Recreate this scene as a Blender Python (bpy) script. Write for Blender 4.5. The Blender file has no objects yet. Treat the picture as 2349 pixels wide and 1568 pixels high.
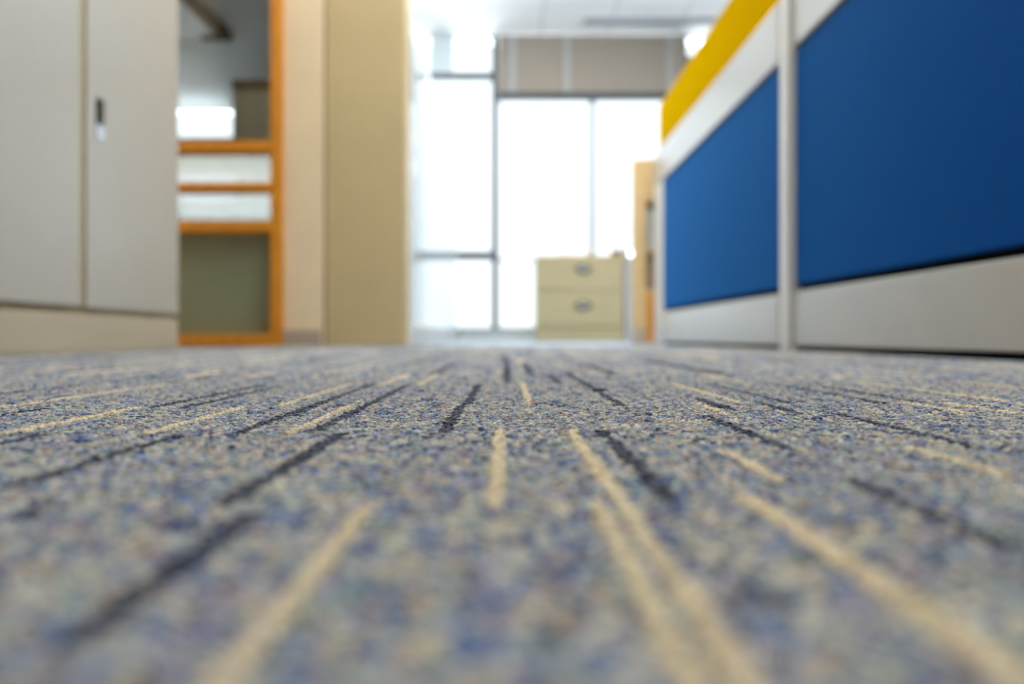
import bpy, bmesh, math, random
import numpy as np
from mathutils import Vector, Matrix

random.seed(7)
rng = np.random.default_rng(11)
scene = bpy.context.scene
COL = scene.collection

# ------------------------------------------------------------------ camera numbers
W, H = 2349, 1568
F = 1560.0                 # focal length in pixels of the photograph
VX, VY = 1160.0, 772.0     # where the room's long lines meet
EYE = 0.040                # lens height over the carpet


def at(px, py, Y):
    """photograph pixel at distance Y -> world X, Z"""
    return (px - VX) * Y / F, EYE + (VY - py) * Y / F


# ------------------------------------------------------------------ materials
def lin(c):
    c = c / 255.0
    return c / 12.92 if c <= 0.04045 else ((c + 0.055) / 1.055) ** 2.4


def rgb(r, g, b):
    return (lin(r), lin(g), lin(b), 1.0)


def mat(name, col, rough=0.5, metal=0.0, spec=0.5, vary=0.04, scale=18.0, bump=0.0, bump_scale=200.0,
        sheen=0.0, coat=0.0, stretch=None):
    m = bpy.data.materials.new(name)
    m.use_nodes = True
    nt = m.node_tree
    b = nt.nodes['Principled BSDF']
    b.inputs['Roughness'].default_value = rough
    b.inputs['Metallic'].default_value = metal
    b.inputs['Specular IOR Level'].default_value = spec
    b.inputs['Sheen Weight'].default_value = sheen
    b.inputs['Coat Weight'].default_value = coat
    b.inputs['Coat Roughness'].default_value = 0.22
    tc = nt.nodes.new('ShaderNodeTexCoord')
    src = tc.outputs['Object']
    if stretch:
        mp = nt.nodes.new('ShaderNodeMapping')
        mp.inputs['Scale'].default_value = stretch
        nt.links.new(src, mp.inputs['Vector'])
        src = mp.outputs['Vector']
    n = nt.nodes.new('ShaderNodeTexNoise')
    n.inputs['Scale'].default_value = scale
    n.inputs['Detail'].default_value = 5
    nt.links.new(src, n.inputs['Vector'])
    r = nt.nodes.new('ShaderNodeValToRGB')
    lo = [max(0, c * (1 - 2 * vary)) for c in col[:3]]
    hi = [min(1, c * (1 + 2 * vary)) for c in col[:3]]
    r.color_ramp.elements[0].position = 0.3
    r.color_ramp.elements[1].position = 0.7
    r.color_ramp.elements[0].color = (*lo, 1)
    r.color_ramp.elements[1].color = (*hi, 1)
    nt.links.new(n.outputs['Fac'], r.inputs['Fac'])
    nt.links.new(r.outputs['Color'], b.inputs['Base Color'])
    if bump:
        n2 = nt.nodes.new('ShaderNodeTexNoise')
        n2.inputs['Scale'].default_value = bump_scale
        nt.links.new(tc.outputs['Object'], n2.inputs['Vector'])
        bp = nt.nodes.new('ShaderNodeBump')
        bp.inputs['Strength'].default_value = bump
        bp.inputs['Distance'].default_value = 0.002
        nt.links.new(n2.outputs['Fac'], bp.inputs['Height'])
        nt.links.new(bp.outputs['Normal'], b.inputs['Normal'])
    return m


def glass_mat(name, tint=(0.96, 0.98, 0.98, 1), gloss=1.0, film=0.0, film_col=(0.9, 0.93, 0.95, 1)):
    m = bpy.data.materials.new(name)
    m.use_nodes = True
    nt = m.node_tree
    nt.nodes.clear()
    out = nt.nodes.new('ShaderNodeOutputMaterial')
    tr = nt.nodes.new('ShaderNodeBsdfTransparent')
    tr.inputs['Color'].default_value = tint
    gl = nt.nodes.new('ShaderNodeBsdfGlossy')
    gl.inputs['Roughness'].default_value = 0.03
    lw = nt.nodes.new('ShaderNodeFresnel')
    lw.inputs['IOR'].default_value = 1.45
    mul = nt.nodes.new('ShaderNodeMath')
    mul.operation = 'MULTIPLY'
    mul.inputs[1].default_value = gloss
    nt.links.new(lw.outputs['Fac'], mul.inputs[0])
    mx = nt.nodes.new('ShaderNodeMixShader')
    nt.links.new(mul.outputs[0], mx.inputs['Fac'])
    base = tr.outputs[0]
    if film > 0:
        tl = nt.nodes.new('ShaderNodeBsdfTranslucent')
        tl.inputs['Color'].default_value = film_col
        df = nt.nodes.new('ShaderNodeBsdfDiffuse')
        df.inputs['Color'].default_value = film_col
        m1 = nt.nodes.new('ShaderNodeMixShader')
        m1.inputs['Fac'].default_value = 0.45
        nt.links.new(tl.outputs[0], m1.inputs[1])
        nt.links.new(df.outputs[0], m1.inputs[2])
        m2 = nt.nodes.new('ShaderNodeMixShader')
        m2.inputs['Fac'].default_value = film
        nt.links.new(tr.outputs[0], m2.inputs[1])
        nt.links.new(m1.outputs[0], m2.inputs[2])
        base = m2.outputs[0]
    nt.links.new(base, mx.inputs[1])
    nt.links.new(gl.outputs[0], mx.inputs[2])
    nt.links.new(mx.outputs[0], out.inputs['Surface'])
    return m


def blind_mat(name, col, through):
    m = bpy.data.materials.new(name)
    m.use_nodes = True
    nt = m.node_tree
    nt.nodes.clear()
    out = nt.nodes.new('ShaderNodeOutputMaterial')
    df = nt.nodes.new('ShaderNodeBsdfDiffuse')
    tl = nt.nodes.new('ShaderNodeBsdfTranslucent')
    tc = nt.nodes.new('ShaderNodeTexCoord')
    n = nt.nodes.new('ShaderNodeTexNoise')
    n.inputs['Scale'].default_value = 300
    nt.links.new(tc.outputs['Object'], n.inputs['Vector'])
    r = nt.nodes.new('ShaderNodeValToRGB')
    r.color_ramp.elements[0].color = tuple(c * 0.92 for c in col[:3]) + (1,)
    r.color_ramp.elements[1].color = col
    nt.links.new(n.outputs['Fac'], r.inputs['Fac'])
    nt.links.new(r.outputs['Color'], df.inputs['Color'])
    nt.links.new(r.outputs['Color'], tl.inputs['Color'])
    mx = nt.nodes.new('ShaderNodeMixShader')
    mx.inputs['Fac'].default_value = through
    nt.links.new(df.outputs[0], mx.inputs[1])
    nt.links.new(tl.outputs[0], mx.inputs[2])
    nt.links.new(mx.outputs[0], out.inputs['Surface'])
    return m


M = {}
M['cup'] = mat('cupboard_enamel', rgb(177, 174, 165), rough=0.32, spec=0.6, coat=0.35, vary=0.012, scale=6, bump=0.03, bump_scale=350)
M['cup_base'] = mat('cupboard_plinth_enamel', rgb(182, 171, 148), rough=0.45, vary=0.015, scale=6)
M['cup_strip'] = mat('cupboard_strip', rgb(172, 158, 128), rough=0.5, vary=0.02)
M['dark'] = mat('dark_recess', rgb(40, 34, 22), rough=0.5, vary=0.05)
M['chrome'] = mat('chrome', rgb(205, 212, 222), rough=0.25, metal=1.0, vary=0.01)
M['orange'] = mat('orange_wood', rgb(222, 148, 38), rough=0.42, vary=0.09, scale=9, stretch=(14, 14, 1.2), bump=0.05, bump_scale=120)
M['olive'] = mat('olive_laminate', rgb(138, 146, 120), rough=0.38, vary=0.03, scale=5)
M['cream'] = mat('cream_paint', rgb(244, 224, 190), rough=0.75, vary=0.012, scale=10, bump=0.06, bump_scale=250)
M['tan'] = mat('tan_steel', rgb(206,187,144), rough=0.36, vary=0.015, scale=5, bump=0.03, bump_scale=300)
M['skirt'] = mat('grey_skirting', rgb(186, 172, 154), rough=0.45, vary=0.02)
M['white_wall'] = mat('white_wall', rgb(226, 228, 228), rough=0.8, vary=0.01, bump=0.05, bump_scale=250)
M['sill'] = mat('grey_sill', rgb(178, 178, 176), rough=0.6, vary=0.02)
M['alu'] = mat('grey_aluminium', rgb(92, 98, 102), rough=0.5, metal=0.0, spec=0.3, vary=0.02)
M['white_metal'] = mat('white_enamel', rgb(182, 182, 181), rough=0.3, spec=0.6, coat=0.8, vary=0.012, scale=7, bump=0.02, bump_scale=300)
M['post'] = mat('lit_post_enamel', rgb(222, 223, 224), rough=0.3, coat=0.5, vary=0.012)  # white enamel lightened, window reflection put into the colour
M['black'] = mat('black_gap_shade', rgb(9, 9, 10), spec=0.05, rough=0.8, vary=0.05)  # black stands in for the shade in the divider gaps
M['blue'] = mat('blue_fabric', rgb(4, 62, 140), rough=0.8, vary=0.05, scale=500, bump=0.25, bump_scale=900, spec=0.03, sheen=0.35)
M['blue'].node_tree.nodes['Principled BSDF'].inputs['Sheen Tint'].default_value = (0.1, 0.5, 0.95, 1)
M['yellow'] = mat('yellow_fabric', rgb(204, 162, 4), rough=0.75, vary=0.03, scale=500, bump=0.2, bump_scale=900, spec=0.0)
M['file'] = mat('khaki_steel', rgb(176, 163, 128), rough=0.4, vary=0.012, scale=5)
M['pull'] = mat('grey_pull', rgb(92, 86, 76), rough=0.4, metal=0.0, vary=0.03)
M['wood'] = mat('pale_wood', rgb(214, 184, 134), rough=0.5, vary=0.07, scale=8, stretch=(12, 12, 1.2))
M['amber'] = mat('amber_wood', rgb(216, 150, 66), rough=0.45, vary=0.08, scale=8, stretch=(12, 12, 1.2))
M['brown'] = mat('brown_card', rgb(120, 84, 58), rough=0.7, vary=0.06)
M['pink'] = mat('pink_card', rgb(206, 178, 170), rough=0.7, vary=0.04)
M['grey_item'] = mat('grey_binder', rgb(186, 190, 188), rough=0.5, vary=0.03)
M['red_item'] = mat('red_binder', rgb(176, 70, 62), rough=0.5, vary=0.04)
M['taupe_item'] = mat('taupe_box', rgb(150, 126, 100), rough=0.6, vary=0.04)
M['grey_cup'] = mat('grey_laminate', rgb(205, 207, 194), rough=0.5, vary=0.03)
M['brown_top'] = mat('dark_brown_board', rgb(112, 88, 62), rough=0.5, vary=0.08, stretch=(1, 10, 10))
M['frame_dark'] = mat('dark_light_frame', rgb(36, 34, 30), spec=0.0, rough=0.9, vary=0.03)
M['diffuser'] = mat('unlit_diffuser', rgb(190, 200, 208), rough=0.5, vary=0.02)
M['vent'] = mat('vent_grey', rgb(166, 172, 178), rough=0.5, vary=0.03)
M['meet_wall'] = mat('pale_grey_wall', rgb(205, 215, 218), rough=0.7, vary=0.01)
M['meet_ceiling'] = mat('grey_white_ceiling', rgb(226, 228, 228), rough=0.8, vary=0.01)
M['bar'] = mat('blind_bar', rgb(70, 76, 80), rough=0.6, spec=0.2, vary=0.02)
M['hair'] = mat('hair', rgb(50, 42, 40), rough=0.4, vary=0.02)
M['crumb'] = mat('crumb', rgb(160, 124, 74), rough=0.7, vary=0.1, scale=900)
M['lint'] = mat('lint', rgb(34, 38, 56), rough=0.9, vary=0.1, scale=900)
M['glass'] = glass_mat('clear_glass')
M['film'] = glass_mat('frosted_film_glass', film=0.25, film_col=(0.86, 0.9, 0.9, 1))
M['film2'] = glass_mat('frosted_wall_glass', film=0.26, film_col=(0.93, 0.96, 1.0, 1), gloss=0.3)
M['blind'] = blind_mat('grey_blind_fabric', rgb(162, 152, 142), 0.14)
M['frost'] = blind_mat('frosted_far_glass', rgb(232, 230, 224), 0.36)
M['tape'] = blind_mat('blind_tape', rgb(178, 178, 176), 0.16)


# ceiling: square tiles with thin joints
def ceiling_mat():
    m = bpy.data.materials.new('ceiling_tiles')
    m.use_nodes = True
    nt = m.node_tree
    b = nt.nodes['Principled BSDF']
    b.inputs['Roughness'].default_value = 0.85
    tc = nt.nodes.new('ShaderNodeTexCoord')
    mp = nt.nodes.new('ShaderNodeMapping')
    mp.inputs['Location'].default_value = (0.49, 0.3, 0)
    br = nt.nodes.new('ShaderNodeTexBrick')
    br.offset = 0.0
    br.inputs['Scale'].default_value = 1.0
    br.inputs['Brick Width'].default_value = 0.64
    br.inputs['Row Height'].default_value = 0.64
    br.inputs['Mortar Size'].default_value = 0.006
    br.inputs['Color1'].default_value = rgb(232, 234, 236)
    br.inputs['Color2'].default_value = rgb(229, 232, 234)
    br.inputs['Mortar'].default_value = rgb(176, 180, 184)
    nt.links.new(tc.outputs['Object'], mp.inputs['Vector'])
    nt.links.new(mp.outputs['Vector'], br.inputs['Vector'])
    nt.links.new(br.outputs['Color'], b.inputs['Base Color'])
    return m


M['ceiling'] = ceiling_mat()


# ------------------------------------------------------------------ mesh helpers
def new_bm():
    return bmesh.new()


def add_box(bm, lo, hi, bev=0.0, seg=2):
    lo, hi = Vector(lo), Vector(hi)
    r = bmesh.ops.create_cube(bm, size=1.0)
    vs = r['verts']
    c = (lo + hi) / 2
    d = hi - lo
    for v in vs:
        v.co = Vector((v.co.x * d.x, v.co.y * d.y, v.co.z * d.z)) + c
    if bev > 0:
        b = min(bev, 0.45 * min(abs(d.x), abs(d.y), abs(d.z)))
        es = list({e for v in vs for e in v.link_edges})
        bmesh.ops.bevel(bm, geom=es, offset=b, segments=seg, profile=0.5, affect='EDGES')
    return bm


def add_prism(bm, pts, axis, a0, a1):
    """closed outline (u,v) swept along axis from a0 to a1"""
    def co(u, v, a):
        return {'x': (a, u, v), 'y': (u, a, v), 'z': (u, v, a)}[axis]
    A = [bm.verts.new(co(u, v, a0)) for u, v in pts]
    B = [bm.verts.new(co(u, v, a1)) for u, v in pts]
    n = len(pts)
    fs = [bm.faces.new(A), bm.faces.new(B[::-1])]
    for i in range(n):
        j = (i + 1) % n
        fs.append(bm.faces.new((A[j], A[i], B[i], B[j])))
    bmesh.ops.recalc_face_normals(bm, faces=fs)


def add_tube(bm, pts, rad, n=8):
    pts = [Vector(p) for p in pts]
    rings = []
    for i, p in enumerate(pts):
        t = (pts[min(i + 1, len(pts) - 1)] - pts[max(i - 1, 0)]).normalized()
        up = Vector((0, 0, 1)) if abs(t.z) < 0.9 else Vector((0, 1, 0))
        u = t.cross(up).normalized()
        v = t.cross(u)
        rings.append([bm.verts.new(p + rad * (math.cos(a) * u + math.sin(a) * v))
                      for a in [2 * math.pi * k / n for k in range(n)]])
    for a, b in zip(rings, rings[1:]):
        for k in range(n):
            bm.faces.new((a[k], a[(k + 1) % n], b[(k + 1) % n], b[k]))
    bm.faces.new(rings[0][::-1])
    bm.faces.new(rings[-1])


def rounded(u0, u1, v0, v1, r, n=6):
    pts = []
    for cu, cv, a0 in ((u1 - r, v1 - r, 0), (u0 + r, v1 - r, 90), (u0 + r, v0 + r, 180), (u1 - r, v0 + r, 270)):
        for k in range(n + 1):
            a = math.radians(a0 + 90 * k / n)
            pts.append((cu + r * math.cos(a), cv + r * math.sin(a)))
    return pts


def obj(name, bm, m, parent=None, smooth=False, label=None, kind=None):
    me = bpy.data.meshes.new(name)
    org = Vector((0, 0, 0))
    if parent is None:                       # own origin at the foot of the shape
        xs = [v.co.x for v in bm.verts]
        ys = [v.co.y for v in bm.verts]
        zs = [v.co.z for v in bm.verts]
        org = Vector(((min(xs) + max(xs)) / 2, (min(ys) + max(ys)) / 2, min(zs)))
    else:
        p = parent
        while p is not None:
            org += p.location
            p = p.parent
    for v in bm.verts:
        v.co -= org
    bm.to_mesh(me)
    bm.free()
    if smooth:
        for p in me.polygons:
            p.use_smooth = True
    o = bpy.data.objects.new(name, me)
    me.materials.append(M[m] if isinstance(m, str) else m)
    COL.objects.link(o)
    if parent is None:
        o.location = org
    else:
        o.parent = parent
    if label:
        o['label'] = label
    if kind:
        o['kind'] = kind
    return o


def box(name, lo, hi, m, parent=None, bev=0.003, **kw):
    return obj(name, add_box(new_bm(), lo, hi, bev), m, parent, **kw)


def thing(name, label, cat, loc, group=None, kind=None):
    o = bpy.data.objects.new(name, None)
    o.empty_display_size = 0.05
    COL.objects.link(o)
    o.location = loc
    return tag(o, label, cat, group, kind)


def tag(o, label, cat, group=None, kind=None):
    o['label'] = label
    o['category'] = cat
    if group:
        o['group'] = group
    if kind:
        o['kind'] = kind
    return o


# ------------------------------------------------------------------ room shell
CEIL = 2.947
FARY = 6.60
XR = 3.30
XM = -3.40          # far side of the glazed-off room
YB = -3.0
WZ = -0.0015
FZ = -0.003         # backing of the carpet (its pile tops out at about z = 0)


def struct(o, label, cat):
    return tag(o, label, cat, kind='structure')


struct(box('floor', (XM - 0.2, YB - 0.2, -0.15), (XR + 0.2, FARY + 0.25, -0.012), 'sill', bev=0),
       'floor slab under the blue flecked carpet', 'floor')

bm = add_box(new_bm(), (-1.0, YB, CEIL), (XR, FARY, CEIL + 0.12))
add_box(bm, (-1.65, YB, CEIL), (-1.0, 2.95, CEIL + 0.12))
struct(obj('ceiling', bm, 'ceiling'), 'white tiled ceiling over the office aisle and windows', 'ceiling')
struct(box('ceiling_meeting', (XM, 2.95, 2.25), (-1.0, FARY, 2.42), 'meet_ceiling', bev=0),
       'low white ceiling of the room behind the orange framed glazing', 'ceiling')

struct(box('wall_left', (-1.65, YB, WZ), (-1.53, 2.85, CEIL), 'cream', bev=0), 'cream wall behind the steel cupboard', 'wall')
RW0, RW1, RZ0, RZ1 = -1.6, 5.6, 0.85, 2.86  # unseen openings added to bring in light from the right
bm = add_box(new_bm(), (XR, YB, WZ), (XR + 0.12, FARY, RZ0))
add_box(bm, (XR, YB, RZ1), (XR + 0.12, FARY, CEIL))
add_box(bm, (XR, YB, RZ0), (XR + 0.12, RW0, RZ1))
add_box(bm, (XR, RW1, RZ0), (XR + 0.12, FARY, RZ1))
struct(obj('wall_right', bm, 'white_wall'), 'white wall beyond the cubicles, with an added row of windows', 'wall')
w = struct(thing('window_7', '', '', (XR + 0.05, 1.5, RZ0)), 'row of unseen side windows beyond the cubicles, added for light from the right', 'window')
bm = new_bm()
for q in range(7):
    y = RW0 + (RW1 - RW0 - 0.05) * q / 6
    add_box(bm, (XR + 0.03, y, RZ0), (XR + 0.09, y + 0.05, RZ1), 0.003)
for z in (RZ0, RZ1 - 0.05):
    add_box(bm, (XR + 0.031, RW0, z), (XR + 0.089, RW1, z + 0.05), 0.003)
obj('window_frame', bm, 'alu', w)
obj('pane', add_box(new_bm(), (XR + 0.057, RW0 + 0.01, RZ0 + 0.01), (XR + 0.063, RW1 - 0.01, RZ1 - 0.01)), 'glass', w)
struct(box('wall_meeting', (XM - 0.12, 2.95, WZ), (XM, FARY, CEIL), 'white_wall', bev=0), 'white side wall of the glazed-off room', 'wall')
struct(box('wall_inner', (-1.0, 2.951, WZ), (-0.92, FARY, CEIL), 'white_wall', bev=0), 'white wall dividing the glazed-off room from the window bay', 'wall')

# unseen wall behind the viewer, darker taupe to cut bounced light
struct(box('wall_back', (-1.65, YB - 0.15, WZ), (XR, YB, CEIL), 'taupe_item', bev=0), 'taupe wall at the near end of the office', 'wall')

# front wall of the glazed-off room: above/left of the orange glazing, the cream stretch
GY = 2.85
GX0, GX1 = -1.50, -0.932          # orange glazed frame
CX1 = -0.768                      # end of cream stretch
bm = add_box(new_bm(), (GX1, GY, WZ), (CX1, GY + 0.10, CEIL))
add_box(bm, (-1.65, GY, WZ), (GX0, GY + 0.10, CEIL))
add_box(bm, (XM - 0.12, GY, WZ), (-1.65, GY + 0.10, CEIL))
add_box(bm, (GX0, GY, 2.12), (GX1, GY + 0.10, CEIL))
struct(obj('wall_front', bm, 'cream'), 'cream painted wall strip between the orange frame and the tan column', 'wall')
bm = add_box(new_bm(), (GX1 + 0.004, GY - 0.012, WZ), (CX1 - 0.002, GY - 0.0005, 0.070), 0.003)
struct(obj('baseboard_front', bm, 'skirt'), 'grey baseboard at the foot of the cream wall strip', 'baseboard')

# tan clad column / wall end
c = struct(thing('column_tan', '', '', (-0.592, 2.93, 0)), 'tan steel clad column between the cream wall and the bright window bay', 'column')
obj('cladding', add_box(new_bm(), (CX1 + 0.007, 2.872, 0.002), (-0.4235, 3.0, CEIL), 0.006, 3), 'tan', c)
obj('gap_shade', add_box(new_bm(), (CX1 + 0.0005, 2.882, 0.002), (CX1 + 0.0065, 2.99, CEIL)), 'dark', c)  # dark fill stands in for the shade in the corner gap
obj('edge_strip', add_box(new_bm(), (-0.424, 2.90, 0.002), (-0.4195, 2.99, CEIL), 0.002), 'tan', c)

# frosted glass wall running from the column to the windows
g = struct(thing('wall_glass', '', '', (-0.47, 4.8, 0)), 'frosted glass wall running back from the tan column to the windows', 'glass wall')
obj('pane', add_box(new_bm(), (-0.474, 3.005, 0.105), (-0.466, 6.55, 1.62)), 'film2', g)
obj('top_rail', add_box(new_bm(), (-0.478, 3.005, 1.62), (-0.462, 6.55, 1.632), 0.003), 'white_metal', g)
obj('bottom_rail', add_box(new_bm(), (-0.49, 3.005, 0.0), (-0.45, 6.55, 0.105), 0.004), 'white_metal', g)

# ------------------------------------------------------------------ far window wall
TH = 0.18
Y0, Y1 = FARY, FARY + TH
SILL = 0.105
bm = add_box(new_bm(), (-0.92, Y0, WZ), (XR, Y1, SILL))
add_box(bm, (-0.92, Y0, CEIL - 0.002), (XR, Y1, CEIL + 0.12))
add_box(bm, (-0.735, Y0, 2.60), (-0.50, Y0 + 0.12, CEIL))       # short pier between the two top lights
# glazed-off room: solid wall with two ribbon windows
bA = (1.975, 2.2495)
bB = (1.17, 1.868)
WX0, WX1 = -3.30, -2.64
WX2 = -2.15
add_box(bm, (XM - 0.12, Y0, WZ), (-0.92, Y1, bB[0]))
add_box(bm, (XM - 0.12, Y0, bB[1]), (-0.92, Y1, bA[0]))
add_box(bm, (XM - 0.12, Y0, bA[1]), (-0.92, Y1, CEIL))
for (z0, z1), xe in ((bA, WX1), (bB, WX2)):
    add_box(bm, (XM - 0.12, Y0, z0), (WX0, Y1, z1))
    add_box(bm, (xe, Y0, z0), (-0.92, Y1, z1))
struct(obj('wall_far', bm, 'meet_wall'), 'pale window wall with low sill at the far end', 'wall')


def window(n, x0, x1, rows, bars, label, pane_rows, mull=(0.03, 0.03)):
    """frame with thick or thin members, one pane per opening"""
    t = struct(thing('window_%d' % n, '', '', ((x0 + x1) / 2, Y0 + 0.05, rows[0])), label, 'window')
    bm = new_bm()
    ml, mr = mull
    if ml:
        add_box(bm, (x0, Y0 + 0.01, rows[0]), (x0 + ml, Y0 + 0.08, rows[-1]), 0.003)
    if mr:
        add_box(bm, (x1 - mr, Y0 + 0.01, rows[0]), (x1, Y0 + 0.08, rows[-1]), 0.003)
    for z, th in bars:
        add_box(bm, (x0 + ml, Y0 + 0.012, z - th / 2), (x1 - mr, Y0 + 0.078, z + th / 2), 0.003)
    obj('window_frame', bm, 'alu', t)
    for za, zb in pane_rows:
        obj('pane', add_box(new_bm(), (x0 + ml * 0.5, Y0 + 0.042, za), (x1 - mr * 0.5, Y0 + 0.048, zb)), 'glass', t)
    return t


zt = CEIL - 0.004
window(1, -0.918, -0.07, (SILL, zt), ((2.575, 0.078), (0.825, 0.088), (SILL + 0.012, 0.024)),
       'tall window with thick grey bars left of the thick mullion', ((SILL + 0.02, 0.785), (0.865, 2.545), (2.605, zt)), (0.03, 0.066))
window(2, -0.07, 0.845, (SILL, zt), ((0.787, 0.028), (SILL + 0.012, 0.024), (2.35, 0.03)),
       'wide bright window above and left of the khaki drawer cabinet', ((SILL + 0.02, 0.777), (0.797, 2.335), (2.365, zt)), (0.0, 0.02))
window(3, 0.845, 1.735, (SILL, zt), ((0.787, 0.028), (SILL + 0.012, 0.024), (2.35, 0.03)),
       'bright window between the thin mullion and the yellow screen', ((SILL + 0.02, 0.777), (0.797, 2.335), (2.365, zt)), (0.02, 0.03))
window(4, 1.735, XR, (SILL, zt), ((0.787, 0.028), (SILL + 0.012, 0.024), (2.74, 0.03)),
       'window behind the yellow screen with a bright uncovered top light', ((SILL + 0.02, 0.777), (0.797, 2.725), (2.755, zt)), (0.03, 0.03))
for n, (z0, z1), xe, lab in ((5, bA, WX1, 'upper ribbon window seen through the orange framed glazing, just under the ceiling'),
                             (6, bB, WX2, 'lower frosted window with a bright clear strip, seen behind the orange glazing bars')):
    t = struct(thing('window_%d' % n, '', '', ((WX0 + xe) / 2, Y0 + 0.05, z0)), lab, 'window')
    bm = new_bm()
    for a, b in (((WX0, z0), (WX0 + 0.012, z1)), ((xe - 0.012, z0), (xe, z1)), ((WX0, z0), (xe, z0 + 0.01)), ((WX0, z1 - 0.01), (xe, z1))):
        add_box(bm, (a[0], Y0 + 0.02, a[1]), (b[0], Y0 + 0.06, b[1]))
    obj('window_frame', bm, 'white_metal', t)
    if n == 5:
        obj('pane', add_box(new_bm(), (WX0, Y0 + 0.04, z0), (xe, Y0 + 0.045, z1)), 'glass', t)
    else:
        obj('pane', add_box(new_bm(), (WX0, Y0 + 0.04, 1.36), (WX1, Y0 + 0.045, 1.595)), 'glass', t, label='clear strip')
        for lo, hi in (((WX0, 1.17), (xe, 1.358)), ((WX0, 1.597), (xe, 1.868)), ((WX1 + 0.002, 1.36), (xe, 1.595))):
            obj('frosted_pane', add_box(new_bm(), (lo[0], Y0 + 0.04, lo[1]), (hi[0], Y0 + 0.045, hi[1])), 'frost', t, label='frosted pane')


# blinds
def blind(x0, x1, ztop, zbot, tapes, label):
    t = thing('roller_blind', label, 'blind', ((x0 + x1) / 2, FARY - 0.06, zbot), 'grey blinds over the far windows')
    obj('fabric', add_box(new_bm(), (x0, FARY - 0.061, zbot + 0.03), (x1, FARY - 0.058, ztop)), 'blind', t)
    bm = new_bm()
    add_prism(bm, rounded(FARY - 0.075, FARY - 0.045, zbot, zbot + 0.062, 0.008), 'x', x0, x1)
    obj('bottom_bar', bm, 'bar', t, label='dark grey bottom bar')
    for a, b in tapes:
        obj('tape', add_box(new_bm(), (a, FARY - 0.068, zbot + 0.06), (b, FARY - 0.0655, ztop)), 'tape', t, label='pale vertical tape')
    return t


blind(-0.065, 1.722, CEIL - 0.006, 2.325, ((0.03, 0.10), (0.555, 0.62), (1.545, 1.61)),
      'wide grey brown blind drawn a little way down above the brightest windows')
blind(1.745, XR - 0.03, 2.74, 2.325, (), 'grey blind hung below the uncovered top light beside the yellow screen')

# slim ceiling air vent near the windows
v = thing('ceiling_vent', 'long slim grey air slot in the white ceiling near the windows', 'vent', (1.35, 6.27, CEIL - 0.012))
obj('frame', add_box(new_bm(), (0.72, 6.205, CEIL - 0.012), (2.6, 6.335, CEIL - 0.0005), 0.003), 'vent', v)
for k in range(4):
    y = 6.222 + k * 0.026
    obj('slat', add_box(new_bm(), (0.74, y, CEIL - 0.02), (2.58, y + 0.012, CEIL - 0.0125), 0.002), 'vent', v)

# ------------------------------------------------------------------ orange glazed frame
d = struct(thing('door_1', '', '', ((GX0 + GX1) / 2, GY + 0.05, 0)), 'orange wood framed glazed door with cross bars beside the cream wall', 'glazed door')


def gz(py):
    return at(0, py, GY)[1]


zb0, zb1 = 0.0, gz(767)
r3 = (gz(533), gz(507))
r2 = (gz(440), gz(420))
r1 = (gz(350), gz(325))
sx = at(623, 0, GY)[0]
TOPZ = 2.10
obj('stile', add_box(new_bm(), (sx, GY - 0.02, 0), (GX1 + 0.002, GY + 0.06, TOPZ), 0.006, 3), 'orange', d)
obj('stile', add_box(new_bm(), (GX0, GY - 0.02, 0), (GX0 + 0.046, GY + 0.06, TOPZ), 0.006, 3), 'orange', d)
for nm, (a, b) in (('bottom_rail', (zb0, zb1)), ('rail', r3), ('rail', r2), ('rail', r1), ('top_rail', (TOPZ - 0.06, TOPZ))):
    obj(nm, add_box(new_bm(), (GX0 + 0.046, GY - 0.024, a), (sx, GY + 0.055, b), 0.005, 3), 'orange', d)
gx0, gx1 = GX0 + 0.046, sx
obj('lower_panel', add_box(new_bm(), (gx0, GY + 0.044, zb1), (gx1, GY + 0.054, r3[0])), 'olive', d, label='olive grey lower panel')
obj('pane', add_box(new_bm(), (gx0, GY + 0.022, r3[1]), (gx1, GY + 0.027, r2[0])), 'film', d, label='frosted pane')
obj('pane', add_box(new_bm(), (gx0, GY + 0.022, r2[1]), (gx1, GY + 0.027, r1[0])), 'film', d, label='frosted pane')
obj('pane', add_box(new_bm(), (gx0, GY + 0.022, r1[1]), (gx1, GY + 0.027, TOPZ - 0.06)), 'glass', d, label='clear upper pane')

# behind it: hanging cupboard and an unlit ceiling light
t = thing('wall_cupboard', 'dark grey hanging cupboard with a brown top seen through the upper pane', 'cupboard', (-1.156, 3.38, 0.972))
obj('body', add_box(new_bm(), (-1.312, 3.30, 0.972), (-1.003, 3.46, 1.240), 0.004), 'grey_cup', t)
obj('top', add_box(new_bm(), (-1.325, 3.285, 1.240), (-1.003, 3.47, 1.283), 0.004), 'brown_top', t, label='dark brown top board')
obj('door', add_box(new_bm(), (-1.328, 3.304, 0.976), (-1.313, 3.378, 1.236), 0.003), 'grey_cup', t)
obj('door', add_box(new_bm(), (-1.328, 3.382, 0.976), (-1.313, 3.456, 1.236), 0.003), 'grey_cup', t)

t = thing('ceiling_light', 'unlit ceiling light with a dark frame seen at the top of the orange framed pane', 'ceiling light', (-2.35, 4.6, 2.212))
bm = new_bm()
for lo, hi in (((-2.75, 4.0, 2.212), (-2.68, 5.0, 2.249)), ((-2.10, 4.0, 2.212), (-2.0, 5.0, 2.249)),
               ((-2.22, 4.95, 2.212), (-2.10, 5.0, 2.249)), ((-2.68, 4.0, 2.212), (-2.10, 4.08, 2.249))):
    add_box(bm, lo, hi, 0.004)
obj('frame', bm, 'frame_dark', t)
obj('diffuser', add_box(new_bm(), (-2.68, 4.08, 2.23), (-2.10, 4.96, 2.248)), 'diffuser', t)

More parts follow.
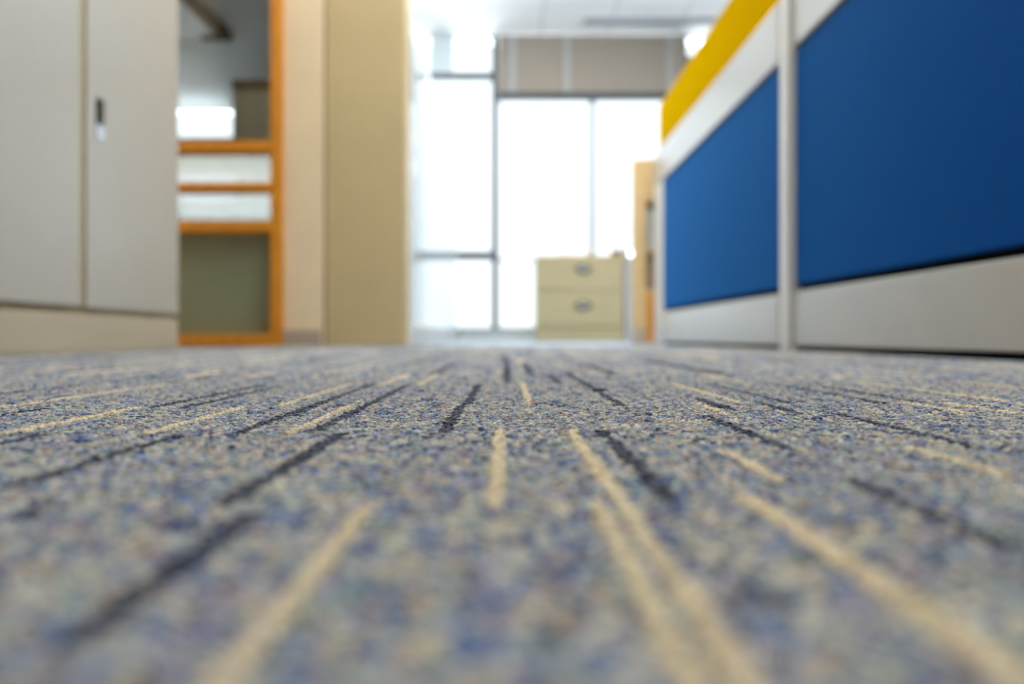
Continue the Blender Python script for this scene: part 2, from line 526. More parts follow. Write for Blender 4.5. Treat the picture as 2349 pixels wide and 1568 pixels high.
# ------------------------------------------------------------------ steel cupboard on the left
AX = -1.02
t = thing('steel_cupboard', 'tall pale grey steel cupboard with two doors on the left of the carpet aisle', 'cupboard', (-1.27, 1.6, 0))
CY0, CY1 = 1.02, 2.122
obj('body', add_box(new_bm(), (-1.50, CY0, 0.093), (AX - 0.022, CY1, 1.85), 0.004), 'cup', t)
obj('plinth', add_box(new_bm(), (-1.49, CY0, 0.0), (AX - 0.001, CY1, 0.0945), 0.004), 'cup_base', t, label='beige plinth')
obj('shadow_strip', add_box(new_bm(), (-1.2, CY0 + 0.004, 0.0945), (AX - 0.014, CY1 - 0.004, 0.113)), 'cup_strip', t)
obj('filler_strip', add_box(new_bm(), (-1.06, 1.627, 0.113), (AX - 0.005, 1.66, 1.84), 0.002), 'cup_strip', t, label='beige strip between the doors')
dl = obj('door', add_box(new_bm(), (AX - 0.0215, CY0 + 0.004, 0.112), (AX, 1.630, 1.845), 0.004, 3), 'cup', t)
# right hand door with a pocket for the recessed pull
hy0, hy1 = F * -AX / (VX - 219), F * -AX / (VX - 240)
hz0, hz1 = 0.530, 0.638
bm = new_bm()
add_box(bm, (AX - 0.0215, 1.655, 0.112), (AX, CY1 - 0.003, hz0 + 0.0))
add_box(bm, (AX - 0.0215, 1.655, hz1), (AX, CY1 - 0.003, 1.845))
add_box(bm, (AX - 0.0215, 1.655, hz0), (AX, hy0, hz1))
add_box(bm, (AX - 0.0215, hy1, hz0), (AX, CY1 - 0.003, hz1))
bmesh.ops.remove_doubles(bm, verts=bm.verts, dist=1e-5)
dr = obj('door', bm, 'cup', t)
bm = add_box(new_bm(), (AX - 0.021, hy0 + 0.001, hz0 + 0.001), (AX - 0.016, hy1 - 0.001, hz1 - 0.001))
h_ = obj('recessed_pull', bm, 'dark', dr, label='dark recessed pull')
bm = new_bm()
add_prism(bm, rounded(hy0 + 0.002, hy1 - 0.002, hz0 + 0.002, hz0 + 0.042, 0.006), 'x', AX - 0.0155, AX + 0.002)
obj('latch', bm, 'chrome', dr, label='chrome latch button')

# ------------------------------------------------------------------ cubicle dividers on the right
RX = 0.82             # face towards the aisle
TK = 0.06             # thickness
BASE_T, BLUE_B, BLUE_T, RAIL_T = 0.168, 0.187, 0.866, 1.045


def divider(y0, y1, label, with_end, top):
    t = thing('cubicle_divider', label, 'divider', (RX + TK / 2, (y0 + y1) / 2, 0), 'cubicle dividers along the aisle')
    ya = y0
    yb = y1
    st = 0.010
    # white frame: end member, top rail; the fabric sits in it
    bm = add_box(new_bm(), (RX, ya, BLUE_T), (RX + TK, yb, top), 0.004, 3)
    obj('top_rail', bm, 'white_metal', t)
    fy1 = yb
    if with_end:
        fy1 = yb - 0.2
        obj('end_post', add_box(new_bm(), (RX, fy1, 0.002), (RX + TK, yb, BLUE_T), 0.008, 4), 'post', t)  # paler than the base, reflected window light is in its colour
    obj('core', add_box(new_bm(), (RX + 0.02, ya, BASE_T), (RX + TK - 0.02, fy1, BLUE_T)), 'black', t, label='black core for the shade in the gap behind the fabric panel')  # shade around the fabric put in as a black core
    bm = add_box(new_bm(), (RX + 0.004, ya + 0.004, BLUE_B), (RX + 0.019, fy1 - 0.004, BLUE_T - 0.013), 0.005, 3)
    obj('fabric_panel', bm, 'blue', t, label='deep blue fabric panel')
    bm = add_box(new_bm(), (RX + TK - 0.019, ya + 0.004, BLUE_B), (RX + TK - 0.004, fy1 - 0.004, BLUE_T - 0.013), 0.005, 3)
    obj('fabric_panel', bm, 'blue', t, label='deep blue fabric panel')
    obj('base_panel', add_box(new_bm(), (RX, ya, 0.015), (RX + TK, fy1 - 0.002, BASE_T), 0.003), 'white_metal', t)
    obj('base_shade_strip', add_box(new_bm(), (RX + 0.012, ya, 0.0), (RX + TK - 0.012, fy1 - 0.002, 0.0155)), 'black', t, label='black strip for the shade under the base')  # added black strip, stands in for the shadow gap at the floor
    return t


PY0, PY1 = 1.946, 1.996          # connecting post
divider(2.046, 3.76, 'blue and white cubicle divider at the far side of the post, below the yellow screen', True, RAIL_T)
divider(-1.4, PY0 - 0.008, 'largest blue and white cubicle divider, nearest on the right of the aisle', False, 1.30)
t = thing('divider_post', 'slim white upright post joining the two blue dividers', 'post', (RX + 0.02, 1.98, 0))
bm = new_bm()
add_prism(bm, rounded(RX - 0.016, RX + TK, PY0, PY1, 0.008), 'z', 0.0, 1.50)
obj('upright', bm, 'post', t)
obj('joint_strip', add_box(new_bm(), (RX + 0.006, PY0 - 0.0075, 0.0), (RX + TK - 0.006, PY0 - 0.0005, 1.30)), 'white_metal', t)
obj('joint_strip', add_box(new_bm(), (RX + 0.004, PY1 + 0.0005, 0.0), (RX + TK - 0.004, 2.044, RAIL_T)), 'white_metal', t)
bm = new_bm()
add_prism(bm, rounded(RX - 0.018, RX + TK + 0.002, PY0 - 0.002, PY1 + 0.002, 0.008), 'z', 1.50, 1.512)
obj('cap', bm, 'post', t)

t = thing('privacy_screen', 'bright yellow fabric screen standing on top of the far blue divider', 'screen', (RX + 0.035, 2.85, RAIL_T))
obj('panel', add_box(new_bm(), (RX + 0.02, 2.001, RAIL_T + 0.006), (RX + 0.05, 3.73, 1.305), 0.006, 3), 'yellow', t)
for y in (2.25, 2.85, 3.45):
    obj('clamp', add_box(new_bm(), (RX + 0.024, y, RAIL_T), (RX + 0.046, y + 0.06, RAIL_T + 0.0065)), 'pull', t)

# ------------------------------------------------------------------ khaki lateral file cabinet by the window
FY = 5.86
fx0, fz1 = at(1230, 591, FY)
fx1 = at(1432, 0, FY)[0]
t = thing('file_cabinet', 'khaki two drawer steel file cabinet standing in front of the far windows', 'cabinet', ((fx0 + fx1) / 2, FY + 0.22, 0))
zs = at(0, 667, FY)[1]
obj('body', add_box(new_bm(), (fx0, FY + 0.018, 0.0), (fx1, FY + 0.45, fz1), 0.004), 'file', t)
obj('top', add_box(new_bm(), (fx0 - 0.004, FY - 0.004, fz1), (fx1 + 0.002, FY + 0.455, fz1 + 0.018), 0.004), 'wood', t, label='thin pale wood top')
obj('plinth', add_box(new_bm(), (fx0 + 0.004, FY + 0.010, 0.0), (fx1 - 0.004, FY + 0.019, at(0, 750, FY)[1])), 'file', t)
pulls = (617, 701)
for k, (a, b) in enumerate(((zs + 0.004, fz1 - 0.004), (at(0, 748, FY)[1], zs - 0.004))):
    dw = obj('drawer', add_box(new_bm(), (fx0 + 0.004, FY, a), (fx1 - 0.004, FY + 0.0175, b), 0.005, 3), 'file', t)
    cx, cz = at(1338, pulls[k], FY)
    bm = new_bm()
    n = 28
    ring = []
    for rr, yy in ((0.074, 0.0), (0.074, -0.008), (0.060, -0.011), (0.055, -0.004), (0.0001, -0.003)):
        ring.append([bm.verts.new((cx + rr * math.cos(2 * math.pi * q / n), FY + yy, cz + 0.55 * rr * math.sin(2 * math.pi * q / n))) for q in range(n)])
    for r0, r1_ in zip(ring, ring[1:]):
        for q in range(n):
            bm.faces.new((r0[q], r0[(q + 1) % n], r1_[(q + 1) % n], r1_[q]))
    bmesh.ops.recalc_face_normals(bm, faces=bm.faces)
    hd = obj('handle', bm, 'pull', dw, smooth=True, label='grey oval cup pull')
    obj('label_plate', add_box(new_bm(), (cx - 0.022, FY - 0.009, cz - 0.004), (cx + 0.022, FY - 0.004, cz + 0.02), 0.002), 'diffuser', hd)
ft = fz1 + 0.018
# small things on its top
tag(box('carton', (fx1 - 0.085, FY + 0.1, ft), (fx1 - 0.004, FY + 0.22, ft + 0.068), 'brown', bev=0.004),
    'small brown carton at one end of the khaki cabinet top', 'box')
x0, _ = at(1283, 0, FY + 0.15)
for k, (wd, hh, mm, lab) in enumerate(((0.075, 0.03, 'pink', 'low pinkish packet on the khaki cabinet, farther from the brown carton'),
                                       (0.055, 0.026, 'pink', 'smaller pinkish packet on the khaki cabinet, between its twin and the thin mullion'))):
    xx = x0 + k * 0.105
    tag(box('packet', (xx, FY + 0.12, ft), (xx + wd, FY + 0.2, ft + hh), mm, bev=0.008), lab, 'packet', 'pinkish packets on the cabinet')
x0 = at(1349, 0, FY + 0.2)[0]
bm = new_bm()
add_tube(bm, [(x0, FY + 0.2, ft), (x0, FY + 0.2, ft + 0.005), (x0, FY + 0.2, ft + 0.045)], 0.018, 14)
tag(obj('tape_roll', bm, 'amber'), 'small amber cylinder standing on the khaki cabinet top near its middle', 'cylinder')

# white desk beside it, mostly hidden
t = thing('desk', 'white desk whose end panel shows as a pale strip beside the khaki cabinet', 'desk', (1.5, 5.95, 0))
dx0 = at(1434.5, 0, 5.875)[0]
obj('end_panel', add_box(new_bm(), (dx0, 5.875, 0.0), (dx0 + 0.03, 6.3, 0.78), 0.004), 'white_metal', t)
obj('end_panel', add_box(new_bm(), (dx0 + 1.17, 5.875, 0.0), (dx0 + 1.20, 6.3, 0.78), 0.004), 'white_metal', t)
obj('modesty_panel', add_box(new_bm(), (dx0 + 0.03, 5.90, 0.05), (dx0 + 1.17, 5.92, 0.74), 0.003), 'white_metal', t)
obj('desktop', add_box(new_bm(), (dx0 - 0.001, 5.865, 0.78), (dx0 + 1.21, 6.32, 0.805), 0.005), 'white_metal', t)

# ------------------------------------------------------------------ pale wooden bookcase at the end of the dividers
BY = 3.86
bx0 = at(1450, 0, BY)[0]
bx1 = bx0 + 0.42
bt = at(0, 366, BY)[1]
nx0 = at(1481, 0, BY)[0]
nz0 = at(0, 664, BY)[1]
nz1 = at(0, 462, BY)[1]
t = thing('bookcase', 'tall pale wood bookcase showing beside the end of the blue divider', 'bookcase', ((bx0 + bx1) / 2, BY + 0.16, 0))
obj('side_panel', add_box(new_bm(), (bx0, BY, 0.085), (nx0, BY + 0.34, bt - 0.02), 0.004), 'wood', t)
obj('side_panel', add_box(new_bm(), (bx1 - 0.03, BY, 0.0), (bx1, BY + 0.34, bt - 0.02), 0.004), 'wood', t)
obj('plinth', add_box(new_bm(), (bx0 + 0.001, BY + 0.002, 0.0), (nx0, BY + 0.33, 0.085), 0.003), 'skirt', t, label='grey brown plinth')
obj('top', add_box(new_bm(), (bx0 - 0.001, BY - 0.001, bt - 0.02), (bx1 + 0.001, BY + 0.341, bt), 0.004), 'wood', t)
obj('header_panel', add_box(new_bm(), (nx0, BY, nz1), (bx1 - 0.03, BY + 0.02, bt - 0.02), 0.003), 'wood', t)
obj('back_panel', add_box(new_bm(), (nx0, BY + 0.325, 0.0), (bx1 - 0.03, BY + 0.339, bt - 0.02)), 'wood', t)
sh = (nz0 + nz1) / 2 - 0.02
obj('shelf', add_box(new_bm(), (nx0, BY + 0.01, nz0 - 0.018), (bx1 - 0.03, BY + 0.324, nz0), 0.003), 'wood', t)
obj('shelf', add_box(new_bm(), (nx0, BY + 0.01, sh - 0.018), (bx1 - 0.03, BY + 0.324, sh), 0.003), 'wood', t)
obj('door', add_box(new_bm(), (nx0 + 0.001, BY + 0.002, 0.004), (bx1 - 0.031, BY + 0.02, nz0 - 0.02), 0.004), 'amber', t, label='amber wood lower door')
# it stands a little askew
SKEW = -math.atan2(bx0, BY)


def askew(o):
    piv = Vector((bx0, BY, 0))
    o.location = piv + Matrix.Rotation(SKEW, 3, 'Z') @ (o.location - piv)
    o.rotation_euler.z = SKEW


askew(t)
# contents
items = [
    ('binder', (0.006, 0.05, sh, 0.235), 'grey_item', 'grey binder on the upper shelf of the pale bookcase', 'binder'),
    ('binder', (0.064, 0.045, sh, 0.215), 'red_item', 'red binder beside the grey one in the pale bookcase', 'binder'),
    ('file_box', (0.006, 0.09, nz0, 0.19), 'taupe_item', 'taupe file box on the lower shelf of the pale bookcase', 'box'),
]
for nm, (dx, wd, z, hh), mm, lab, cat in items:
    hh = min(hh, (nz1 if z == sh else sh - 0.018) - z - 0.008)
    askew(tag(box(nm, (nx0 + dx, BY + 0.03, z + 0.0005), (nx0 + dx + wd, BY + 0.27, z + hh), mm, bev=0.004), lab, cat))

# ------------------------------------------------------------------ carpet
G, S = 0.0015, 0.0019      # tuft gauge across, stitch along
K = F * EYE


def ground(px, py):
    y = K / (py - VY)
    return (px - VX) * y / F, y


CREAM = 1
NAVY = 2
marks = [
    (17, 936, 371, 882, 1), (371, 879, 477, 865, 2), (0, 998, 317, 936, 1), (327, 996, 562, 935, 1), (358, 935, 606, 882, 2),
    (422, 935, 647, 885, 2), (545, 998, 853, 880, 2), (647, 931, 800, 882, 1), (647, 996, 812, 930, 1), (691, 991, 950, 882, 2),
    (487, 1161, 794, 994, 2), (0, 1117, 426, 998, 2), (0, 1016, 102, 996, 2), (0, 912, 340, 860, 2), (0, 953, 112, 936, 2),
    (58, 851, 163, 843, 1), (371, 863, 560, 853, 1), (570, 864, 630, 856, 1), (877, 884, 933, 858, 1), (960, 884, 1006, 858, 1),
    (1015, 991, 1059, 930, 2), (1076, 928, 1095, 882, 2), (1163, 879, 1163, 860, 2), (1216, 925, 1199, 879, 1),
    (1284, 879, 1257, 858, 2), (1408, 930, 1311, 856, 2), (1146, 988, 1141, 1165, 1), (1308, 988, 1741, 1568, 1),
    (1369, 1156, 1609, 1568, 1), (1373, 988, 1557, 1158, 2), (1711, 1141, 2349, 1560, 1), (1661, 1035, 1794, 1107, 1),
    (1600, 913, 1675, 940, 2), (1593, 925, 1668, 950, 1), (1549, 882, 1692, 925, 1), (1610, 953, 1815, 1028, 2),
    (1620, 880, 1815, 925, 2), (1736, 923, 1838, 950, 2), (1907, 947, 2237, 1025, 2), (1770, 880, 2026, 925, 2),
    (1838, 879, 2121, 923, 2), (2077, 923, 2213, 948, 1), (1965, 877, 2315, 921, 1), (2169, 925, 2332, 950, 1),
    (2053, 1025, 2349, 1090, 1), (2309, 1025, 2349, 1040, 2), (1925, 1100, 2349, 1260, 2), (1614, 860, 1719, 882, 1),
    (2200, 875, 2349, 892, 1), (608, 1177, 143, 1468, 2), (863, 1161, 485, 1568, 1), (0, 1192, 102, 1172, 2),
]
stripes = []      # X, y0, y1, colour
for x1, y1, x2, y2, c in marks:
    a, ya = ground(x1, y1)
    b, yb = ground(x2, y2)
    e = 0.03 if 1560 <= max(y1, y2) else 0.0
    stripes.append(((a + b) / 2, min(ya, yb) - e, max(ya, yb), c))
# the pattern carries on beyond what can be read off the photograph
r2_ = random.Random(5)
y_edges = [0.72]
while y_edges[-1] < 6.6:
    y_edges.append(y_edges[-1] + r2_.choice((0.15, 0.16, 0.3)))
x = -2.6
while x < 2.6:
    for ya, yb in zip(y_edges, y_edges[1:]):
        if r2_.random() < 0.42:
            stripes.append((x + r2_.uniform(-0.01, 0.01), ya, yb, 1 if r2_.random() < 0.36 else 2))
    x += r2_.uniform(0.018, 0.05)

# the aisle to either side of and behind the wedge seen in the photograph
side_stripes = []
x = AX
while x < RX:
    ya = -0.32
    while ya < 0.7:
        yb = ya + r2_.choice((0.11, 0.15, 0.17))
        if r2_.random() < 0.36:
            side_stripes.append((x + r2_.uniform(-0.01, 0.01), ya, yb, 1 if r2_.random() < 0.4 else 2))
        ya = yb
    x += r2_.uniform(0.018, 0.05)

PAL = np.array([[lin(c) for c in p] for p in (
    (226, 216, 192), (212, 212, 200), (190, 200, 196), (168, 186, 186), (178, 176, 192), (150, 150, 182),
    (118, 142, 190), (70, 112, 180), (44, 82, 152), (34, 48, 96), (138, 120, 150), (202, 178, 156), (130, 160, 168))]) * 0.9
PW = np.array([17, 15, 12, 9, 9, 7, 8, 8, 7, 5, 4, 6, 6], float)
PW /= PW.sum()
CRM = np.array([lin(c) for c in (242, 224, 190)])
NVY = np.array([lin(c) for c in (20, 30, 62)])


def tufts(gx, sy, ya, yb, slope, pad, hmean, hvar, wide, outside, dashes):
    """positions, sizes and colours of the tufts of one strip of floor"""
    P, A, Hh, Cc, Pl = [], [], [], [], []
    last = {}
    imax = int(min(slope * yb + pad, 1.1) / gx) + 1 if not outside else int(1.1 / gx)
    for i in range(-imax, imax + 1):
        x = i * gx
        y0, y1 = max(ya, (abs(x) - pad) / slope), yb
        if outside:
            y0, y1 = ya, min(yb, max((abs(x) - pad) / slope, 0.055))
        if y0 >= y1:
            continue
        n = int((y1 - y0) / sy)
        if n < 1:
            continue
        ys = y0 + (np.arange(n) + rng.random()) * sy + rng.normal(0, sy * 0.15, n)
        if x < AX + 0.004 or x > RX - 0.004:
            continue
        # short runs of one yarn colour, shared with the row beside it
        idx = rng.choice(len(PAL), n, p=PW)
        rr = rng.random(n)
        j0 = int(round(y0 / sy))
        for k in range(n):
            if rr[k] < 0.36 and k:
                idx[k] = idx[k - 1]
            elif rr[k] < 0.62:
                idx[k] = last.get(j0 + k, idx[k])
        last = {j0 + k: idx[k] for k in range(n)}
        col = PAL[idx] * rng.uniform(0.68, 1.25, (n, 1))
        hh = rng.normal(hmean, hvar, n).clip(hmean * 0.45, hmean * 1.6)
        wd = rng.uniform(0.85, 1.25, n)
        pl = np.ones(n)
        for sx_, s0, s1, c in dashes:
            if abs(sx_ - x) <= wide * (1.0 if c == CREAM else 1.5):
                m = (ys > s0) & (ys < s1)
                pl[m] = 0.05
                if c == CREAM:
                    col[m] = CRM * rng.uniform(0.85, 1.08, (m.sum(), 1))
                    hh[m] = rng.normal(hmean * 1.32, hvar * 0.6, m.sum())
                    wd[m] = 1.0
                else:
                    col[m] = NVY * rng.uniform(0.5, 1.6, (m.sum(), 1))
                    hh[m] = rng.normal(hmean * 1.12, hvar * 0.7, m.sum())
                    wd[m] = 1.2
        P.append(np.stack([x + rng.normal(0, gx * 0.13, n), ys], 1))
        A.append(wd)
        Hh.append(hh)
        Cc.append(col)
        Pl.append(pl)
    return np.concatenate(P), np.concatenate(A), np.concatenate(Hh), np.concatenate(Cc), np.concatenate(Pl)


def pile_mesh(name, gx, sy, ya, yb, slope, pad, hmean, hvar, rings, nseg, wide, outside=False, dashes=None):
    P, A, Hh, Cc, Pl = tufts(gx, sy, ya, yb, slope, pad, hmean, hvar, wide, outside, dashes or stripes)
    N = len(P)
    yaw = rng.normal(0, 0.4, N)
    lean = rng.normal(0, 0.22, (N, 2)) * hmean
    vs, cs = [], []
    ang = np.arange(nseg) * 2 * math.pi / nseg
    for rr, zz in rings:
        ux = np.cos(ang)[None, :] * (gx * 0.98 * rr) * A[:, None]
        uy = np.sin(ang)[None, :] * (sy * 0.50 * rr) * A[:, None]
        X = P[:, :1] + ux * np.cos(yaw)[:, None] - uy * np.sin(yaw)[:, None] + lean[:, :1] * zz
        Y = P[:, 1:] + ux * np.sin(yaw)[:, None] + uy * np.cos(yaw)[:, None] + lean[:, 1:] * zz
        Z = FZ + Hh[:, None] * zz + np.zeros((N, nseg))
        Z = Z + rng.normal(0, hmean * 0.07, Z.shape) * (zz > 0.1)
        vs.append(np.stack([X, Y, Z], 2))
        ply = PAL[rng.choice(len(PAL), (N, nseg), p=PW)]
        mixw = rng.uniform(0.0, 0.45, (N, nseg, 1)) * Pl[:, None, None]
        cs.append((Cc[:, None, :] * (1 - mixw) + ply * mixw) * rng.uniform(0.62, 1.34, (N, nseg, 1)))
    top = np.stack([P[:, 0] + lean[:, 0], P[:, 1] + lean[:, 1], FZ + Hh * 1.02], 1)[:, None, :]
    vs.append(top)
    cs.append((Cc * rng.uniform(0.9, 1.15, (N, 1)))[:, None, :])
    V = np.concatenate(vs, 1)
    C = np.concatenate(cs, 1)
    nv = V.shape[1]
    nr = len(rings)
    quads, tris = [], []
    for a in range(nr - 1):
        for k in range(nseg):
            j = (k + 1) % nseg
            quads.append((a * nseg + k, a * nseg + j, (a + 1) * nseg + j, (a + 1) * nseg + k))
    for k in range(nseg):
        j = (k + 1) % nseg
        tris.append(((nr - 1) * nseg + k, (nr - 1) * nseg + j, nr * nseg))
    off = (np.arange(N) * nv)[:, None, None]
    Q = (np.array(quads)[None] + off).reshape(-1, 4)
    T = (np.array(tris)[None] + off).reshape(-1, 3)
    loops = np.concatenate([Q.ravel(), T.ravel()]).astype(np.int32)
    starts = np.concatenate([np.arange(len(Q)) * 4, len(Q) * 4 + np.arange(len(T)) * 3]).astype(np.int32)
    me = bpy.data.meshes.new(name)
    me.vertices.add(N * nv)
    me.vertices.foreach_set('co', V.reshape(-1).astype(np.float32))
    me.loops.add(len(loops))
    me.loops.foreach_set('vertex_index', loops)
    me.polygons.add(len(starts))
    me.polygons.foreach_set('loop_start', starts)
    me.polygons.foreach_set('use_smooth', np.ones(len(starts), bool))
    at_ = me.color_attributes.new('yarn', 'FLOAT_COLOR', 'POINT')
    at_.data.foreach_set('color', np.concatenate([C.clip(0, 1).reshape(-1, 3), np.ones((N * nv, 1))], 1).astype(np.float32).ravel())
    me.update(calc_edges=True)
    return me, N


def yarn_mat():
    m = bpy.data.materials.new('loop_pile_yarn')
    m.use_nodes = True
    nt = m.node_tree
    b = nt.nodes['Principled BSDF']
    b.inputs['Roughness'].default_value = 0.85
    b.inputs['Specular IOR Level'].default_value = 0.25
    b.inputs['Sheen Weight'].default_value = 0.5
    b.inputs['Sheen Tint'].default_value = (0.82, 0.91, 1.0, 1)
    b.inputs['Sheen Roughness'].default_value = 0.5
    a = nt.nodes.new('ShaderNodeAttribute')
    a.attribute_name = 'yarn'
    tc = nt.nodes.new('ShaderNodeTexCoord')
    mp = nt.nodes.new('ShaderNodeMapping')
    mp.inputs['Scale'].default_value = (0.35, 1, 2.4)
    n = nt.nodes.new('ShaderNodeTexNoise')
    n.inputs['Scale'].default_value = 1500
    n.inputs['Detail'].default_value = 4
    nt.links.new(tc.outputs['Object'], mp.inputs['Vector'])
    nt.links.new(mp.outputs['Vector'], n.inputs['Vector'])
    r = nt.nodes.new('ShaderNodeMapRange')
    r.inputs['From Min'].default_value = 0.3
    r.inputs['From Max'].default_value = 0.7
    r.inputs['To Min'].default_value = 0.5
    r.inputs['To Max'].default_value = 1.4
    nt.links.new(n.outputs['Fac'], r.inputs['Value'])
    mx = nt.nodes.new('ShaderNodeMix')
    mx.data_type = 'RGBA'
    mx.blend_type = 'MULTIPLY'
    mx.inputs['Factor'].default_value = 1.0
    nt.links.new(a.outputs['Color'], mx.inputs[6])
    nt.links.new(r.outputs['Result'], mx.inputs[7])
    nt.links.new(mx.outputs[2], b.inputs['Base Color'])
    bp = nt.nodes.new('ShaderNodeBump')
    bp.inputs['Strength'].default_value = 0.8
    bp.inputs['Distance'].default_value = 0.0004
    nt.links.new(n.outputs['Fac'], bp.inputs['Height'])
    nt.links.new(bp.outputs['Normal'], b.inputs['Normal'])
    return m


def backing_mat():
    m = bpy.data.materials.new('carpet_far')
    m.use_nodes = True
    nt = m.node_tree
    b = nt.nodes['Principled BSDF']
    b.inputs['Roughness'].default_value = 0.8
    b.inputs['Specular IOR Level'].default_value = 0.3
    b.inputs['Sheen Weight'].default_value = 0.5
    b.inputs['Sheen Tint'].default_value = (0.82, 0.91, 1.0, 1)
    tc = nt.nodes.new('ShaderNodeTexCoord')
    mp = nt.nodes.new('ShaderNodeMapping')
    mp.inputs['Scale'].default_value = (60, 7, 1)
    n = nt.nodes.new('ShaderNodeTexNoise')
    n.inputs['Scale'].default_value = 1.0
    n.inputs['Detail'].default_value = 4
    nt.links.new(tc.outputs['Object'], mp.inputs['Vector'])
    nt.links.new(mp.outputs['Vector'], n.inputs['Vector'])
    r = nt.nodes.new('ShaderNodeValToRGB')
    e = r.color_ramp.elements
    e[0].position = 0.33
    e[0].color = rgb(60, 76, 116)
    e[1].position = 0.68
    e[1].color = rgb(206, 196, 174)
    k = e.new(0.42)
    k.color = rgb(140, 150, 166)
    k = e.new(0.58)
    k.color = rgb(164, 166, 168)
    nt.links.new(n.outputs['Fac'], r.inputs['Fac'])
    nt.links.new(r.outputs['Color'], b.inputs['Base Color'])
    n2 = nt.nodes.new('ShaderNodeTexVoronoi')
    n2.inputs['Scale'].default_value = 220
    nt.links.new(tc.outputs['Object'], n2.inputs['Vector'])
    bp = nt.nodes.new('ShaderNodeBump')
    bp.inputs['Strength'].default_value = 0.6
    bp.inputs['Distance'].default_value = 0.003
    nt.links.new(n2.outputs['Distance'], bp.inputs['Height'])
    nt.links.new(bp.outputs['Normal'], b.inputs['Normal'])
    return m


YARN = yarn_mat()
carpet = thing('carpet', 'blue and beige flecked loop pile carpet with cream and navy dashes', 'carpet', (0, 0, FZ), kind='stuff')
o = obj('backing', add_box(new_bm(), (XM, YB, -0.012), (XR, FARY, FZ)), backing_mat(), carpet)
me, n1 = pile_mesh('pile', G, S, 0.055, 0.64, 0.84, 0.05, 0.0029, 0.00036, ((0.95, 0.0), (1.0, 0.76), (0.80, 0.95)), 6, 0.00155)
me.materials.append(YARN)
for nm, mesh in (('pile', me),):
    po = bpy.data.objects.new(nm, mesh)
    COL.objects.link(po)
    po.parent = carpet
    po.location = (0, 0, -FZ)
    po['kind'] = 'stuff'
me, n2 = pile_mesh('pile', 0.0036, 0.0056, 0.64, 2.82, 0.83, 0.6, 0.0030, 0.0004, ((1.0, 0.0), (0.9, 0.85)), 5, 0.0030)
me.materials.append(YARN)
po = bpy.data.objects.new('pile', me)
COL.objects.link(po)
po.parent = carpet
po.location = (0, 0, -FZ)
po['kind'] = 'stuff'
me, n3 = pile_mesh("pile", 0.0022, 0.0032, -0.32, 0.64, 0.84, 0.05, 0.0029, 0.0004, ((1.0, 0.0), (0.9, 0.85)), 5, 0.0022, True, side_stripes)
me.materials.append(YARN)
po = bpy.data.objects.new('pile', me)
COL.objects.link(po)
po.parent = carpet
po.location = (0, 0, -FZ)
po['kind'] = 'stuff'
print('tufts', n1, n2, n3)

# a stray hair, and crumbs caught in the pile
pts = []
for px, py, z in ((78, 938, 0.0), (84, 930, 0.002), (96, 921, 0.0045), (112, 913, 0.006), (130, 909, 0.0065), (150, 907, 0.006)):
    X, Y = ground(px, 937)
    X = (px - VX) * Y / F
    pts.append((X, Y + (px - 78) * 0.0001, max(0.0003, EYE + (VY - py) * Y / F)))
bm = new_bm()
add_tube(bm, pts, 0.00011, 6)
tag(obj('hair', bm, 'hair', smooth=True), 'thin dark hair standing up in a curve out of the carpet', 'hair')


def fleck(name, px, py, size, m, label, cat, group=None):
    X, Y = ground(px, py)
    bm = new_bm()
    bmesh.ops.create_icosphere(bm, subdivisions=3, radius=1.0)
    for v in bm.verts:
        q = 1 + 0.18 * math.sin(5 * v.co.x + 3 * v.co.y) + 0.1 * math.sin(9 * v.co.z + 4 * v.co.x)
        v.co = Vector((X + v.co.x * size[0] * q, Y + v.co.y * size[1] * q, 0.0006 + v.co.z * size[2] * q))
    return tag(obj(name, bm, m, smooth=True), label, cat, group)


fleck('crumb', 1222, 923, (0.0016, 0.0014, 0.0008), 'crumb', 'tan crumb right at the near end of the short cream dash, upper of two', 'crumb')
fleck('crumb', 1228, 928, (0.0017, 0.0013, 0.0008), 'crumb', 'tan crumb below its twin, just past the short cream dash', 'crumb')
fleck('lint', 1378, 896, (0.0055, 0.003, 0.0011), 'lint', 'dark lint fleck lying across the long navy dash', 'lint')

# ------------------------------------------------------------------ light
wd = bpy.data.worlds.new('daylight')
scene.world = wd
wd.use_nodes = True
nt = wd.node_tree
bg = nt.nodes['Background']
tc = nt.nodes.new('ShaderNodeTexCoord')
sp = nt.nodes.new('ShaderNodeSeparateXYZ')
rp = nt.nodes.new('ShaderNodeValToRGB')
e = rp.color_ramp.elements
e[0].position = 0.0
e[0].color = (1.85, 1.9, 1.92, 1)          # sunlit ground
e[1].position = 1.0
e[1].color = (4.0, 5.0, 6.2, 1)           # bright zenith
for p_, c_ in ((0.46, (1.6, 1.66, 1.7, 1)), (0.50, (0.178, 0.188, 0.198, 1)), (0.715, (0.195, 0.208, 0.22, 1)), (0.80, (3.1, 3.8, 4.6, 1))):
    k = e.new(p_)
    k.color = c_
mr = nt.nodes.new('ShaderNodeMapRange')
mr.inputs['From Min'].default_value = -1.0
mr.inputs['From Max'].default_value = 1.0
nt.links.new(tc.outputs['Generated'], sp.inputs['Vector'])
nt.links.new(sp.outputs['Z'], mr.inputs['Value'])
nt.links.new(mr.outputs['Result'], rp.inputs['Fac'])
nt.links.new(rp.outputs['Color'], bg.inputs['Color'])
bg.inputs['Strength'].default_value = 5.0


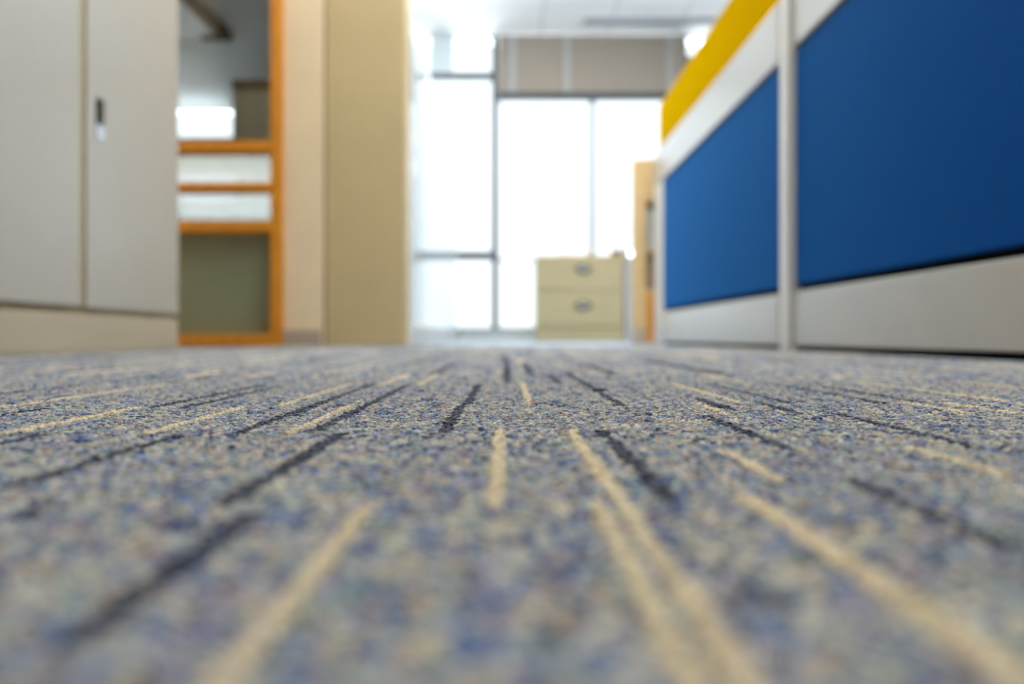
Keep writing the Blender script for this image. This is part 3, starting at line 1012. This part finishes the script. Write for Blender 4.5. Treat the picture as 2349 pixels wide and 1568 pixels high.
def fill_lamp(x, y, label, watts):  # lamps added to brighten the aisle, none of them seen
    t = thing('fill_lamp', label, 'added lamp', (x, y, CEIL - 0.03), 'added fill lamps along the aisle')
    bm = new_bm()
    for lo, hi in (((-0.32, -0.62), (-0.30, 0.62)), ((0.30, -0.62), (0.32, 0.62)), ((-0.30, -0.62), (0.30, -0.60)), ((-0.30, 0.60), (0.30, 0.62))):
        add_box(bm, (x + lo[0], y + lo[1], CEIL - 0.03), (x + hi[0], y + hi[1], CEIL - 0.001))
    obj('frame', bm, 'white_metal', t)
    m = None
    if not m:
        m = bpy.data.materials.new('fill_lamp_panel')
        m.use_nodes = True
        b = m.node_tree.nodes['Principled BSDF']
        b.inputs['Base Color'].default_value = (0.9, 0.9, 0.88, 1)
        b.inputs['Emission Color'].default_value = (1.0, 0.96, 0.90, 1)
        b.inputs['Emission Strength'].default_value = watts
    obj('diffuser', add_box(new_bm(), (x - 0.30, y - 0.60, CEIL - 0.022), (x + 0.30, y + 0.60, CEIL - 0.012)), m, t)
    return t


for x, y, lab, pw in ((0.84, 1.7, 'added fill lamp over the dividers, out of the picture', 15.0),
                      (0.5, 3.4, 'added fill lamp over the far half of the aisle, out of the picture', 7.0),
                      (0.5, 4.9, 'added fill lamp nearest the windows, out of the picture', 5.0)):
    fill_lamp(x, y, lab, pw)

# ------------------------------------------------------------------ camera
cd = bpy.data.cameras.new('camera')
cam = bpy.data.objects.new('camera', cd)
COL.objects.link(cam)
cam.location = (0, 0, EYE)
cam.rotation_euler = (math.pi / 2, 0, 0)
cd.sensor_width = 36
cd.lens = 36 * F / W
cd.shift_x = (W / 2 - VX) / W
cd.shift_y = -(H / 2 - VY) / W
cd.clip_start = 0.005
cd.clip_end = 200
cd.dof.use_dof = True
cd.dof.focus_distance = 0.345
cd.dof.aperture_fstop = 4.0
scene.camera = cam

vs_ = scene.view_settings
vs_.view_transform = 'Standard'
vs_.look = 'None'
vs_.gamma = 1.0
vs_.use_curve_mapping = False
vs_.exposure = 0.80
cy = scene.cycles
cy.use_denoising = True
cy.denoiser = 'OPENIMAGEDENOISE'
cy.max_bounces = 10
cy.diffuse_bounces = 6
cy.transparent_max_bounces = 16
cy.sample_clamp_indirect = 10
cy.caustics_reflective = False
cy.caustics_refractive = False
